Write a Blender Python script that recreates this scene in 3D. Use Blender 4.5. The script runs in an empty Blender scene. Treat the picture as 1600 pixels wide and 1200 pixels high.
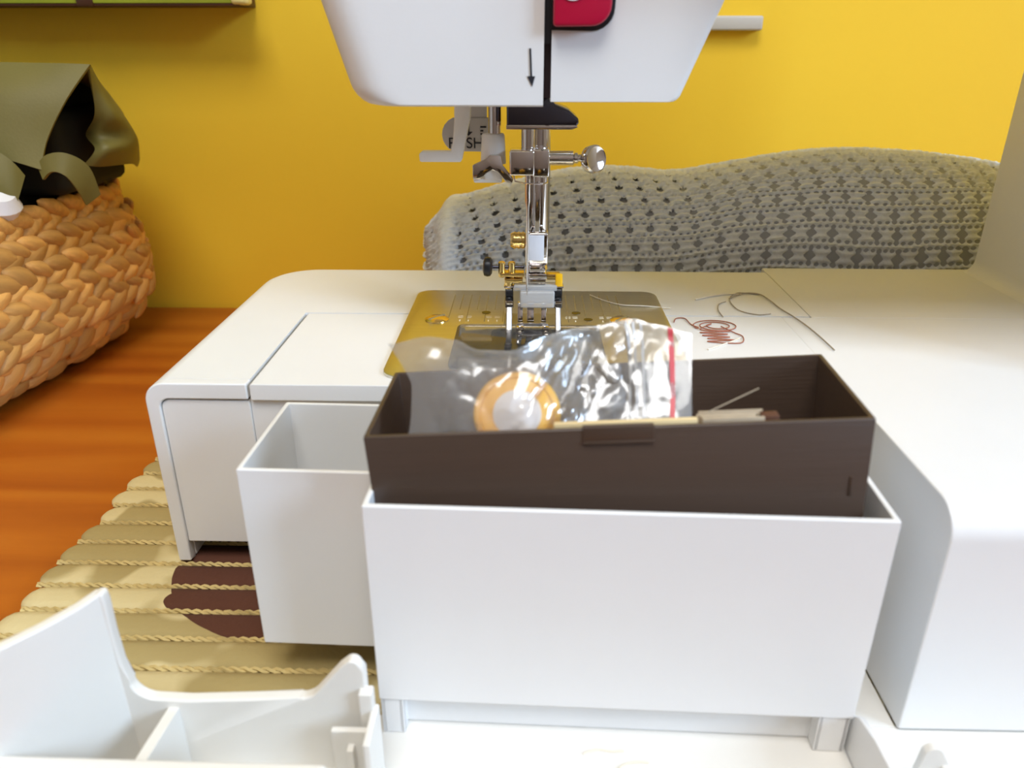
import bpy, bmesh, math, random
from mathutils import Vector, Matrix, noise as mnoise
random.seed(7)
PI = math.pi
R = math.radians
S = 0.01                                   # everything below is written in centimetres
sc = bpy.context.scene
col = sc.collection

# ------------------------------------------------------------------ camera, sky, window light, exposure
cam = bpy.data.cameras.new('camera')
cam.sensor_width = 36.0
cam.lens = 27.0
cam.clip_start = 0.01
cam.dof.use_dof = True
cam.dof.focus_distance = 0.27
cam.dof.aperture_fstop = 16.0
camo = bpy.data.objects.new('camera', cam)
col.objects.link(camo)
camo.location = (0, 0, 15.7*S)
camo.rotation_euler = (R(66), 0, R(1.4))
sc.camera = camo

world = bpy.data.worlds.new('world')
sc.world = world
world.use_nodes = True
wb = world.node_tree.nodes['Background']
wb.inputs[0].default_value = (0.62, 0.78, 1.0, 1)
wb.inputs[1].default_value = 2.0

WIN = (-120, -40, 55, 145)                 # window opening in the right wall: y0, y1, z0, z1
WX = 170
la = bpy.data.lights.new('window_daylight', 'AREA')
la.shape = 'RECTANGLE'
la.size = (WIN[1]-WIN[0]-4)*S
la.size_y = (WIN[3]-WIN[2]-4)*S
la.energy = 80
la.color = (0.55, 0.74, 1.0)
lo = bpy.data.objects.new('window_daylight', la)
col.objects.link(lo)
lo.location = ((WX+6)*S, (WIN[0]+WIN[1])/2*S, (WIN[2]+WIN[3])/2*S)
lo.rotation_euler = Vector((-1, 0, 0)).to_track_quat('-Z', 'Z').to_euler()

SKY = (-55, 45, -110, -22)                 # roof window in the ceiling: x0, x1, y0, y1
ls = bpy.data.lights.new('roof_window_daylight', 'AREA')
ls.shape = 'RECTANGLE'
ls.size = (SKY[1]-SKY[0]-4)*S
ls.size_y = (SKY[3]-SKY[2]-4)*S
ls.energy = 37
ls.color = (1.0, 0.97, 0.93)
l2 = bpy.data.objects.new('roof_window_daylight', ls)
col.objects.link(l2)
l2.location = ((SKY[0]+SKY[1])/2*S, (SKY[2]+SKY[3])/2*S, 184*S)

sc.view_settings.view_transform = 'Standard'
sc.view_settings.look = 'None'
sc.view_settings.gamma = 1
sc.view_settings.use_curve_mapping = False
sc.view_settings.exposure = -0.24

# ------------------------------------------------------------------ materials
def srgb(r, g, b):
    f = lambda c: (c/255/12.92) if c/255 <= 0.04045 else ((c/255+0.055)/1.055)**2.4
    return (f(r), f(g), f(b), 1)
def mat(name, c, rough=0.5, metal=0.0, spec=0.5, bump=0.0, bscale=400.0, var=0.0, vscale=40.0, stretch=None, coat=0.0):
    m = bpy.data.materials.new(name)
    m.use_nodes = True
    nt = m.node_tree; N = nt.nodes; L = nt.links
    b = N['Principled BSDF']
    b.inputs['Base Color'].default_value = c
    b.inputs['Roughness'].default_value = rough
    b.inputs['Metallic'].default_value = metal
    b.inputs['Specular IOR Level'].default_value = spec
    b.inputs['Coat Weight'].default_value = coat
    tc = N.new('ShaderNodeTexCoord')
    src = tc.outputs['Object']
    if stretch:
        mp = N.new('ShaderNodeMapping'); mp.inputs['Scale'].default_value = stretch
        L.new(src, mp.inputs['Vector']); src = mp.outputs['Vector']
    if var > 0:
        n = N.new('ShaderNodeTexNoise'); n.inputs['Scale'].default_value = vscale; n.inputs['Detail'].default_value = 4
        L.new(src, n.inputs['Vector'])
        rp = N.new('ShaderNodeValToRGB')
        e = rp.color_ramp.elements
        e[0].position = 0.3; e[1].position = 0.7
        e[0].color = tuple(max(0, x*(1-var)) for x in c[:3])+(1,)
        e[1].color = tuple(min(1, x*(1+var)) for x in c[:3])+(1,)
        L.new(n.outputs['Fac'], rp.inputs['Fac'])
        L.new(rp.outputs['Color'], b.inputs['Base Color'])
    if bump > 0:
        n2 = N.new('ShaderNodeTexNoise'); n2.inputs['Scale'].default_value = bscale; n2.inputs['Detail'].default_value = 3
        L.new(src, n2.inputs['Vector'])
        bp = N.new('ShaderNodeBump'); bp.inputs['Strength'].default_value = bump; bp.inputs['Distance'].default_value = 0.001
        L.new(n2.outputs['Fac'], bp.inputs['Height'])
        L.new(bp.outputs['Normal'], b.inputs['Normal'])
    return m
M = {}
M['white'] = mat('white_plastic', (0.80, 0.79, 0.77, 1), 0.38, bump=0.02, bscale=1500, var=0.01)
M['cream'] = mat('cream_plastic', (0.76, 0.73, 0.67, 1), 0.42, bump=0.02, bscale=1500, var=0.01)
M['matte_white'] = mat('milky_plastic', (0.90, 0.87, 0.82, 1), 0.45, var=0.01)
M['grey_plastic'] = mat('light_grey_plastic', (0.50, 0.47, 0.45, 1), 0.5, var=0.01)
M['brown_box'] = mat('dark_brown_plastic', srgb(72, 57, 47), 0.36, bump=0.08, bscale=300, var=0.05, vscale=60, stretch=(0.3, 1, 6))
M['chrome'] = mat('chrome', (0.72, 0.68, 0.65, 1), 0.09, 1.0, var=0.02)
M['dark_chrome'] = mat('dark_chrome', (0.10, 0.10, 0.13, 1), 0.12, 1.0, var=0.02)
M['brass'] = mat('brass', (0.80, 0.58, 0.22, 1), 0.22, 1.0, var=0.05)
M['plate'] = mat('brushed_steel', (0.72, 0.69, 0.60, 1), 0.28, 1.0, bump=0.06, bscale=200, stretch=(1, 14, 1), var=0.03)
M['foot_steel'] = mat('satin_steel', (0.52, 0.51, 0.52, 1), 0.3, 1.0, var=0.03)
M['groove'] = mat('engraved_line', (0.36, 0.31, 0.19, 1), 0.5, 0.6, var=0.02)
M['black'] = mat('black_plastic', (0.008, 0.008, 0.010, 1), 0.35, var=0.05)
M['ink'] = mat('black_print', (0.012, 0.012, 0.018, 1), 0.6, var=0.02)
M['maroon'] = mat('dark_slot', (0.035, 0.018, 0.02, 1), 0.35, 0.3, var=0.05)
M['red'] = mat('red_plastic', srgb(178, 4, 52), 0.33, var=0.03)
M['wall'] = mat('yellow_paint', srgb(238, 196, 42), 0.75, bump=0.03, bscale=300, var=0.02, vscale=6)
M['beige'] = mat('beige_paint', (0.52, 0.49, 0.46, 1), 0.8, var=0.02, vscale=5)
M['taupe'] = mat('dark_taupe_panels', (0.20, 0.155, 0.135, 1), 0.6, var=0.05, vscale=3)
M['ceiling'] = mat('white_paint', (0.82, 0.81, 0.79, 1), 0.9, var=0.01)
M['floorwood'] = mat('floor_wood', srgb(120, 72, 40), 0.4, var=0.2, vscale=4, stretch=(0.4, 4, 1))
M['olive'] = mat('olive_fabric', srgb(116, 108, 52), 0.55, bump=0.06, bscale=900, var=0.08, vscale=25)
M['darkcore'] = mat('near_black_core', (0.012, 0.012, 0.008, 1), 0.9, var=0.2)
M['knit'] = mat('grey_knit_yarn', (0.76, 0.79, 0.83, 1), 0.95, bump=0.35, bscale=900, var=0.06, vscale=300)
M['pad'] = mat('cushion_pad', (0.36, 0.37, 0.39, 1), 0.95, var=0.1)
M['picgreen'] = mat('green_canvas', srgb(150, 158, 36), 0.6, var=0.15, vscale=10)
M['picbrown'] = mat('dark_frame_wood', srgb(70, 36, 12), 0.5, var=0.15)
M['ivory'] = mat('ivory_cap', srgb(236, 220, 140), 0.5, var=0.03)
M['strip'] = mat('pale_strip', (0.50, 0.48, 0.45, 1), 0.5, var=0.02)
M['yellow'] = mat('yellow_plastic', srgb(252, 192, 18), 0.35, var=0.04)
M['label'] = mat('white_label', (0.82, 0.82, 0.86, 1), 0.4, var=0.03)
M['card'] = mat('cream_card', srgb(222, 198, 148), 0.8, var=0.04)
M['paper'] = mat('grey_paper', srgb(176, 160, 136), 0.85, var=0.08, vscale=200)
M['browncard'] = mat('brown_card', srgb(88, 54, 34), 0.7, var=0.08)
M['thread_grey'] = mat('grey_thread', srgb(172, 158, 138), 0.7, var=0.1)
M['thread_white'] = mat('white_thread', srgb(240, 228, 205), 0.6, var=0.05)
M['thread_brown'] = mat('russet_thread', srgb(168, 104, 80), 0.7, var=0.15)
M['redstripe'] = mat('red_seal_print', srgb(196, 70, 78), 0.4, var=0.04)
M['cord'] = mat('straw_cord', srgb(196, 172, 112), 0.85, bump=0.2, bscale=700, var=0.12, vscale=150)
M['basketwall'] = mat('basket_core', srgb(105, 66, 30), 0.9, var=0.2, vscale=60)

def braid_material():
    m = mat('water_hyacinth', srgb(212, 158, 86), 0.6, bump=0.25, bscale=120, var=0.16, vscale=60, stretch=(1, 6, 6))
    nt = m.node_tree; N = nt.nodes; L = nt.links
    oi = N.new('ShaderNodeObjectInfo')
    hs = N.new('ShaderNodeHueSaturation')
    mr = N.new('ShaderNodeMapRange'); mr.inputs['To Min'].default_value = 0.72; mr.inputs['To Max'].default_value = 1.22
    L.new(oi.outputs['Random'], mr.inputs['Value']); L.new(mr.outputs['Result'], hs.inputs['Value'])
    b = N['Principled BSDF']
    src = b.inputs['Base Color'].links[0].from_socket
    L.new(src, hs.inputs['Color']); L.new(hs.outputs['Color'], b.inputs['Base Color'])
    return m
M['braid'] = braid_material()

def wood_material():
    m = bpy.data.materials.new('cherry_wood'); m.use_nodes = True
    nt = m.node_tree; N = nt.nodes; L = nt.links
    b = N['Principled BSDF']; b.inputs['Roughness'].default_value = 0.36
    tc = N.new('ShaderNodeTexCoord'); mp = N.new('ShaderNodeMapping')
    mp.inputs['Scale'].default_value = (2.0, 22, 8); mp.inputs['Rotation'].default_value = (0, 0, R(4))
    L.new(tc.outputs['Object'], mp.inputs['Vector'])
    n = N.new('ShaderNodeTexNoise'); n.inputs['Scale'].default_value = 1.6; n.inputs['Detail'].default_value = 7; n.inputs['Distortion'].default_value = 1.2
    L.new(mp.outputs['Vector'], n.inputs['Vector'])
    w = N.new('ShaderNodeTexWave'); w.bands_direction = 'Y'; w.inputs['Scale'].default_value = 0.55; w.inputs['Distortion'].default_value = 7; w.inputs['Detail'].default_value = 3; w.inputs['Detail Scale'].default_value = 0.8
    L.new(mp.outputs['Vector'], w.inputs['Vector'])
    mx = N.new('ShaderNodeMix'); mx.inputs[0].default_value = 0.18
    L.new(n.outputs['Fac'], mx.inputs[2]); L.new(w.outputs['Fac'], mx.inputs[3])
    rp = N.new('ShaderNodeValToRGB'); e = rp.color_ramp.elements
    e[0].position = 0.2; e[0].color = srgb(156, 76, 15)
    e[1].position = 0.8; e[1].color = srgb(194, 116, 32)
    k = e.new(0.5); k.color = srgb(178, 96, 22)
    L.new(mx.outputs[0], rp.inputs['Fac']); L.new(rp.outputs['Color'], b.inputs['Base Color'])
    return m
M['wood'] = wood_material()

def thin_film():
    m = bpy.data.materials.new('clear_film'); m.use_nodes = True
    nt = m.node_tree; N = nt.nodes; L = nt.links
    N.remove(N['Principled BSDF']); out = N['Material Output']
    tr = N.new('ShaderNodeBsdfTransparent'); tr.inputs[0].default_value = (0.96, 0.96, 0.95, 1)
    df = N.new('ShaderNodeBsdfTranslucent'); df.inputs[0].default_value = (0.85, 0.85, 0.85, 1)
    d2 = N.new('ShaderNodeBsdfDiffuse'); d2.inputs[0].default_value = (0.8, 0.8, 0.8, 1)
    gl = N.new('ShaderNodeBsdfGlossy'); gl.inputs['Roughness'].default_value = 0.15; gl.inputs[0].default_value = (1, 1, 1, 1)
    fr = N.new('ShaderNodeFresnel'); fr.inputs[0].default_value = 1.6
    ml = N.new('ShaderNodeMath'); ml.operation = 'MULTIPLY_ADD'; ml.inputs[1].default_value = 1.0; ml.inputs[2].default_value = 0.03
    L.new(fr.outputs[0], ml.inputs[0])
    a = N.new('ShaderNodeMixShader'); a.inputs[0].default_value = 0.5
    L.new(df.outputs[0], a.inputs[1]); L.new(d2.outputs[0], a.inputs[2])
    c = N.new('ShaderNodeMixShader'); c.inputs[0].default_value = 0.20
    L.new(tr.outputs[0], c.inputs[1]); L.new(a.outputs[0], c.inputs[2])
    d = N.new('ShaderNodeMixShader')
    L.new(ml.outputs[0], d.inputs[0]); L.new(c.outputs[0], d.inputs[1]); L.new(gl.outputs[0], d.inputs[2])
    tc = N.new('ShaderNodeTexCoord'); n = N.new('ShaderNodeTexNoise'); n.inputs['Scale'].default_value = 70; n.inputs['Detail'].default_value = 3
    L.new(tc.outputs['Object'], n.inputs['Vector'])
    bp = N.new('ShaderNodeBump'); bp.inputs['Strength'].default_value = 0.35; bp.inputs['Distance'].default_value = 0.0012
    L.new(n.outputs['Fac'], bp.inputs['Height']); L.new(bp.outputs[0], gl.inputs['Normal'])
    L.new(d.outputs[0], out.inputs['Surface'])
    return m
M['film'] = thin_film()
def clear_plastic(name, haze, tint=(0.93, 0.93, 0.93, 1)):
    m = bpy.data.materials.new(name); m.use_nodes = True
    nt = m.node_tree; N = nt.nodes; L = nt.links
    N.remove(N['Principled BSDF']); out = N['Material Output']
    tr = N.new('ShaderNodeBsdfTransparent'); tr.inputs[0].default_value = tint
    d2 = N.new('ShaderNodeBsdfDiffuse'); d2.inputs[0].default_value = (0.85, 0.85, 0.85, 1)
    gl = N.new('ShaderNodeBsdfGlossy'); gl.inputs['Roughness'].default_value = 0.08
    fr = N.new('ShaderNodeFresnel'); fr.inputs[0].default_value = 1.5
    c = N.new('ShaderNodeMixShader'); c.inputs[0].default_value = haze
    L.new(tr.outputs[0], c.inputs[1]); L.new(d2.outputs[0], c.inputs[2])
    d = N.new('ShaderNodeMixShader')
    L.new(fr.outputs[0], d.inputs[0]); L.new(c.outputs[0], d.inputs[1]); L.new(gl.outputs[0], d.inputs[2])
    L.new(d.outputs[0], out.inputs['Surface'])
    return m
M['clear'] = clear_plastic('clear_plastic', 0.45)
M['bobbin_clear'] = clear_plastic('tinted_clear_plastic', 0.03, (0.92, 0.90, 0.84, 1))

def mat_fabric(root):
    """printed straw fabric: big patches that run across the strips, placed in the mat's own coordinates"""
    m = bpy.data.materials.new('printed_rag_fabric'); m.use_nodes = True
    nt = m.node_tree; N = nt.nodes; L = nt.links
    b = N['Principled BSDF']; b.inputs['Roughness'].default_value = 0.9
    tc = N.new('ShaderNodeTexCoord'); tc.object = root
    v = tc.outputs['Object']
    n = N.new('ShaderNodeTexNoise'); n.inputs['Scale'].default_value = 24; n.inputs['Detail'].default_value = 1.5
    L.new(v, n.inputs['Vector'])
    rp = N.new('ShaderNodeValToRGB'); rp.color_ramp.interpolation = 'LINEAR'; e = rp.color_ramp.elements
    e[0].position = 0.47; e[0].color = srgb(206, 188, 138)
    e[1].position = 0.49; e[1].color = srgb(166, 146, 94)
    L.new(n.outputs['Fac'], rp.inputs['Fac'])
    # dark brown printed figure
    sep = N.new('ShaderNodeSeparateXYZ'); L.new(v, sep.inputs[0])
    def ell(cx, cy, rx, ry):
        a = N.new('ShaderNodeMath'); a.operation = 'SUBTRACT'; L.new(sep.outputs[0], a.inputs[0]); a.inputs[1].default_value = cx*S
        a2 = N.new('ShaderNodeMath'); a2.operation = 'DIVIDE'; L.new(a.outputs[0], a2.inputs[0]); a2.inputs[1].default_value = rx*S
        c = N.new('ShaderNodeMath'); c.operation = 'SUBTRACT'; L.new(sep.outputs[1], c.inputs[0]); c.inputs[1].default_value = cy*S
        c2 = N.new('ShaderNodeMath'); c2.operation = 'DIVIDE'; L.new(c.outputs[0], c2.inputs[0]); c2.inputs[1].default_value = ry*S
        p1 = N.new('ShaderNodeMath'); p1.operation = 'MULTIPLY'; L.new(a2.outputs[0], p1.inputs[0]); L.new(a2.outputs[0], p1.inputs[1])
        p2 = N.new('ShaderNodeMath'); p2.operation = 'MULTIPLY_ADD'; L.new(c2.outputs[0], p2.inputs[0]); L.new(c2.outputs[0], p2.inputs[1]); L.new(p1.outputs[0], p2.inputs[2])
        lt = N.new('ShaderNodeMath'); lt.operation = 'LESS_THAN'; L.new(p2.outputs[0], lt.inputs[0]); lt.inputs[1].default_value = 1
        return lt.outputs[0]
    k = ell(-7.2, 20.0, 4.0, 3.5)
    k2 = ell(-9.6, 18.2, 1.3, 0.62)
    mxm = N.new('ShaderNodeMath'); mxm.operation = 'MAXIMUM'; L.new(k, mxm.inputs[0]); L.new(k2, mxm.inputs[1])
    mx = N.new('ShaderNodeMix'); mx.data_type = 'RGBA'
    L.new(mxm.outputs[0], mx.inputs[0]); L.new(rp.outputs['Color'], mx.inputs[6]); mx.inputs[7].default_value = srgb(84, 46, 28)
    w = N.new('ShaderNodeTexNoise'); w.inputs['Scale'].default_value = 900
    L.new(v, w.inputs['Vector'])
    bp = N.new('ShaderNodeBump'); bp.inputs['Strength'].default_value = 0.25; bp.inputs['Distance'].default_value = 0.0006
    L.new(w.outputs['Fac'], bp.inputs['Height']); L.new(bp.outputs[0], b.inputs['Normal'])
    L.new(mx.outputs[2], b.inputs['Base Color'])
    return m

# ------------------------------------------------------------------ mesh helpers
def box(x0, x1, y0, y1, z0, z1, bev=0.0, seg=2):
    bm = bmesh.new()
    v = [bm.verts.new(p) for p in ((x0,y0,z0),(x1,y0,z0),(x1,y1,z0),(x0,y1,z0),(x0,y0,z1),(x1,y0,z1),(x1,y1,z1),(x0,y1,z1))]
    for f in ((3,2,1,0),(4,5,6,7),(0,1,5,4),(1,2,6,5),(2,3,7,6),(3,0,4,7)):
        bm.faces.new([v[i] for i in f])
    if bev: bmesh.ops.bevel(bm, geom=list(bm.edges), offset=bev, segments=seg, affect='EDGES', profile=0.5)
    return bm
def prism(pts, axis, a0, a1, bev=0.0, seg=2, pick=None):
    """polygon extruded along an axis: 'y' takes (x,z) points, 'x' takes (y,z), 'z' takes (x,y)"""
    def P(p, a):
        return {'y': (p[0], a, p[1]), 'x': (a, p[0], p[1]), 'z': (p[0], p[1], a)}[axis]
    bm = bmesh.new()
    A = [bm.verts.new(P(p, a0)) for p in pts]; B = [bm.verts.new(P(p, a1)) for p in pts]
    n = len(pts)
    bm.faces.new(A); bm.faces.new(B[::-1])
    for i in range(n):
        bm.faces.new((A[i], B[i], B[(i+1) % n], A[(i+1) % n]))
    bmesh.ops.recalc_face_normals(bm, faces=list(bm.faces))
    if bev:
        es = [e for e in bm.edges if pick(e)] if pick else [e for e in bm.edges if len(e.link_faces) == 2 and e.calc_face_angle(0) > 0.6]
        if es: bmesh.ops.bevel(bm, geom=es, offset=bev, segments=seg, affect='EDGES', profile=0.5)
    return bm
def join(*bms):
    out = bms[0]
    for b in bms[1:]:
        me = bpy.data.meshes.new('tmp'); b.to_mesh(me); b.free()
        out.from_mesh(me); bpy.data.meshes.remove(me)
    return out
def tube(pts, r, seg=8, caps=True):
    pts = [Vector(p) for p in pts]; rr = r if isinstance(r, (list, tuple)) else [r]*len(pts)
    bm = bmesh.new(); rings = []
    t0 = (pts[1]-pts[0]).normalized()
    up = Vector((0, 0, 1)) if abs(t0.z) < 0.9 else Vector((0, 1, 0))
    nrm = (up - t0*up.dot(t0)).normalized()
    for i, p in enumerate(pts):
        a = pts[max(0, i-1)]; b = pts[min(len(pts)-1, i+1)]
        t = (b-a).normalized()
        nrm = (nrm - t*nrm.dot(t)).normalized(); bi = t.cross(nrm)
        rings.append([bm.verts.new(p + (nrm*math.cos(2*PI*k/seg) + bi*math.sin(2*PI*k/seg))*rr[i]) for k in range(seg)])
    for A, B in zip(rings, rings[1:]):
        for k in range(seg): bm.faces.new((A[k], A[(k+1) % seg], B[(k+1) % seg], B[k]))
    if caps:
        bm.faces.new(rings[0][::-1]); bm.faces.new(rings[-1])
    return bm
def lathe(prof, o=(0,0,0), d=(0,0,1), seg=24):
    """profile of (radius, height) pairs turned about direction d through o"""
    bm = bmesh.new(); q = Vector((0,0,1)).rotation_difference(Vector(d).normalized()); o = Vector(o)
    rings = []
    for r, h in prof:
        r = max(r, 0.0005)
        rings.append([bm.verts.new(o + q @ Vector((r*math.cos(2*PI*k/seg), r*math.sin(2*PI*k/seg), h))) for k in range(seg)])
    for A, B in zip(rings, rings[1:]):
        for k in range(seg): bm.faces.new((A[k], A[(k+1) % seg], B[(k+1) % seg], B[k]))
    bm.faces.new(rings[0][::-1]); bm.faces.new(rings[-1])
    bmesh.ops.recalc_face_normals(bm, faces=list(bm.faces))
    return bm
def cyl(p0, p1, r, seg=20, ch=0.03):
    p0 = Vector(p0); p1 = Vector(p1); L = (p1-p0).length; ch = min(ch, r*0.4, L*0.3)
    return lathe([(0, 0), (r-ch, 0), (r, ch), (r, L-ch), (r-ch, L), (0, L)], p0, p1-p0, seg)
def grid(nu, nv, fn, keep=None):
    bm = bmesh.new()
    V = [[bm.verts.new(fn(i/nu, j/nv)) for j in range(nv+1)] for i in range(nu+1)]
    for i in range(nu):
        for j in range(nv):
            if keep is None or keep((i+.5)/nu, (j+.5)/nv):
                bm.faces.new((V[i][j], V[i+1][j], V[i+1][j+1], V[i][j+1]))
    return bm
def thicken(bm, t):
    bmesh.ops.recalc_face_normals(bm, faces=list(bm.faces))
    bmesh.ops.solidify(bm, geom=list(bm.faces), thickness=t)
    return bm
def open_box(x0, x1, y0, y1, z0, z1, t, floor=None, bev=0.03):
    fl = floor if floor else t
    bm = bmesh.new()
    def ring(a, b, c, d, z): return [bm.verts.new(p) for p in ((a,c,z),(b,c,z),(b,d,z),(a,d,z))]
    ob = ring(x0,x1,y0,y1,z0); ot = ring(x0,x1,y0,y1,z1); it = ring(x0+t,x1-t,y0+t,y1-t,z1); ib = ring(x0+t,x1-t,y0+t,y1-t,z0+fl)
    bm.faces.new(ob[::-1]); bm.faces.new(ib)
    for k in range(4):
        n = (k+1) % 4
        bm.faces.new((ob[k], ob[n], ot[n], ot[k])); bm.faces.new((ot[k], ot[n], it[n], it[k])); bm.faces.new((it[k], it[n], ib[n], ib[k]))
    bmesh.ops.recalc_face_normals(bm, faces=list(bm.faces))
    bmesh.ops.bevel(bm, geom=list(bm.edges), offset=bev, segments=2, affect='EDGES', profile=0.5)
    return bm
def arc(cx, cz, r, a0, a1, n=6):
    return [(cx + r*math.cos(R(a0+(a1-a0)*i/n)), cz + r*math.sin(R(a0+(a1-a0)*i/n))) for i in range(n+1)]

ORIGIN = {}                                # root name -> author-space origin in cm (parts are authored in world cm, or in the root's own cm)
def mesh_from(name, bm, m, off=(0,0,0), smooth=38):
    bmesh.ops.translate(bm, verts=list(bm.verts), vec=-Vector(off))
    bmesh.ops.scale(bm, verts=list(bm.verts), vec=(S, S, S))
    me = bpy.data.meshes.new(name); bm.to_mesh(me); bm.free()
    me.materials.append(m)
    if smooth:
        me.polygons.foreach_set('use_smooth', [True]*len(me.polygons))
        me.set_sharp_from_angle(angle=R(smooth))
    return me
def part(name, bm, m, parent=None, smooth=38, label=None, kind=None):
    r = parent
    while r is not None and r.parent is not None: r = r.parent
    off = ORIGIN.get(r.name, (0,0,0)) if r is not None else (0,0,0)
    o = bpy.data.objects.new(name, mesh_from(name, bm, m, off, smooth)); col.objects.link(o)
    o.parent = parent
    if m in (M['white'], M['cream']):
        wn = o.modifiers.new('weighted_normals', 'WEIGHTED_NORMAL'); wn.keep_sharp = True
    if label: o['label'] = label
    if kind: o['kind'] = kind
    return o
def tag(o, label, cat, group=None):
    o['label'] = label; o['category'] = cat
    if group: o['group'] = group
    return o
def thing(name, label, cat, loc=(0,0,0), rot=(0,0,0), group=None, local=False):
    o = bpy.data.objects.new(name, None); col.objects.link(o)
    o.empty_display_size = 0.02
    o.location = Vector(loc)*S; o.rotation_euler = rot
    ORIGIN[o.name] = (0,0,0) if local else tuple(loc)
    return tag(o, label, cat, group)
def struct(name, bm, m, parent=None):
    o = part(name, bm, m, parent, smooth=30); o['kind'] = 'structure'; return o
def single(name, bm, m, label, cat, base, smooth=38, group=None):
    """a thing that is one mesh, its origin at base"""
    o = bpy.data.objects.new(name, mesh_from(name, bm, m, base, smooth)); col.objects.link(o)
    o.location = Vector(base)*S
    return tag(o, label, cat, group)

# ------------------------------------------------------------------ the room
struct('wall_back', box(-160, WX+10, 47.4, 57, -75, 180), M['wall'])
struct('wall_left', box(-170, -160, -190, 57, -75, 180), M['beige'])
struct('wall_front', box(-170, WX+10, -190, -180, -75, 180), M['taupe'])
y0, y1, z0, z1 = WIN
struct('wall_right', join(box(WX, WX+10, -180, y0, -75, 180), box(WX, WX+10, y1, 47.4, -75, 180), box(WX, WX+10, y0, y1, -75, z0), box(WX, WX+10, y0, y1, z1, 180)), M['beige'])
struct('floor', box(-170, WX+10, -190, 57, -85, -75), M['floorwood'])
a0, a1, b0, b1 = SKY
struct('ceiling', join(box(-170, a0, -190, 57, 180, 190), box(a1, WX+10, -190, 57, 180, 190), box(a0, a1, -190, b0, 180, 190), box(a0, a1, b1, 57, 180, 190)), M['ceiling'])
w2 = bpy.data.objects.new('window_2', None); col.objects.link(w2); w2['kind'] = 'structure'
struct('window_frame', join(box(a0, a0+4, b0, b1, 178, 182, .3), box(a1-4, a1, b0, b1, 178, 182, .3), box(a0, a1, b0, b0+4, 178, 182, .3), box(a0, a1, b1-4, b1, 178, 182, .3)), M['white'], w2)
w = bpy.data.objects.new('window_1', None); col.objects.link(w); w['kind'] = 'structure'
struct('window_frame', join(box(WX+1, WX+5, y0, y0+5, z0, z1, .3), box(WX+1, WX+5, y1-5, y1, z0, z1, .3), box(WX+1, WX+5, y0, y1, z0, z0+5, .3), box(WX+1, WX+5, y0, y1, z1-5, z1, .3)), M['white'], w)
struct('window_mullion', box(WX+1, WX+5, (y0+y1)/2-2, (y0+y1)/2+2, z0+5, z1-5, .3), M['white'], w)
struct('window_sill', box(WX-8, WX, y0-4, y1+4, z0-3, z0, .4), M['white'], w)

# ------------------------------------------------------------------ table
tb = thing('table', 'orange-brown varnished wooden table standing against the yellow wall', 'table', (0, 10, -75))
part('table_top', box(-110, 110, 3, 47.2, -3, 0, .3), M['wood'], tb)
for sx in (-1, 1):
    part('apron', box(sx*98-1.2, sx*98+1.2, 12, 38, -11, -3), M['wood'], tb)
    for y in (9, 41): part('leg', box(sx*100-3.5, sx*100+3.5, y-3.5, y+3.5, -75, -3, .3), M['wood'], tb)
part('apron', box(-97, 97, 8, 10.4, -11, -3), M['wood'], tb)

# ------------------------------------------------------------------ ribbed rag mat
mt = thing('woven_mat', 'straw-coloured ribbed rag mat with brown print under the sewing machine', 'mat', (0, 20, 0))
MF = mat_fabric(mt)
ORIGIN[mt.name] = (0, 0, 0); mt.location = (0, 0, 0)
pitch = 1.12
def strip_bm(y, xl, xr):
    bm = bmesh.new(); prof = []
    hw, hh = pitch/2-0.02, 0.20
    for k in range(10):
        a = 2*PI*k/10
        prof.append((math.copysign(abs(math.cos(a))**0.7, math.cos(a))*hw, math.copysign(abs(math.sin(a))**0.8, math.sin(a))*hh))
    st = [(xl, .25), (xl+.10, .62), (xl+.28, .9), (xl+.55, 1), (xr-.5, 1), (xr-.1, .6), (xr, .25)]
    rings = [[bm.verts.new((x, y+p*s, 0.22+q*s)) for p, q in prof] for x, s in st]
    for A, B in zip(rings, rings[1:]):
        for k in range(10): bm.faces.new((A[k], B[k], B[(k+1) % 10], A[(k+1) % 10]))
    bm.faces.new(rings[0]); bm.faces.new(rings[-1][::-1])
    bmesh.ops.recalc_face_normals(bm, faces=list(bm.faces))
    return bm
for i in range(24):
    y = 8.2 + i*pitch
    part('mat_strip', strip_bm(y, -15.25 + random.uniform(-.12, .12), 13.0), MF, mt, smooth=60)
def cord_bm():
    bms = []
    for ph in (0, PI):
        pts = [(-15.0 + 28*t/230, 0.05*math.cos(2*PI*t/5.0+ph), 0.05*math.sin(2*PI*t/5.0+ph)) for t in range(231)]
        bms.append(tube(pts, 0.055, 4))
    return join(*bms)
cme = mesh_from('cord', cord_bm(), M['cord'], smooth=80)
for i in range(23):
    o = bpy.data.objects.new('cord', cme); col.objects.link(o); o.parent = mt
    o.location = (random.uniform(-.2, .2)*S, (8.2+(i+.5)*pitch)*S, 0.345*S)

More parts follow.
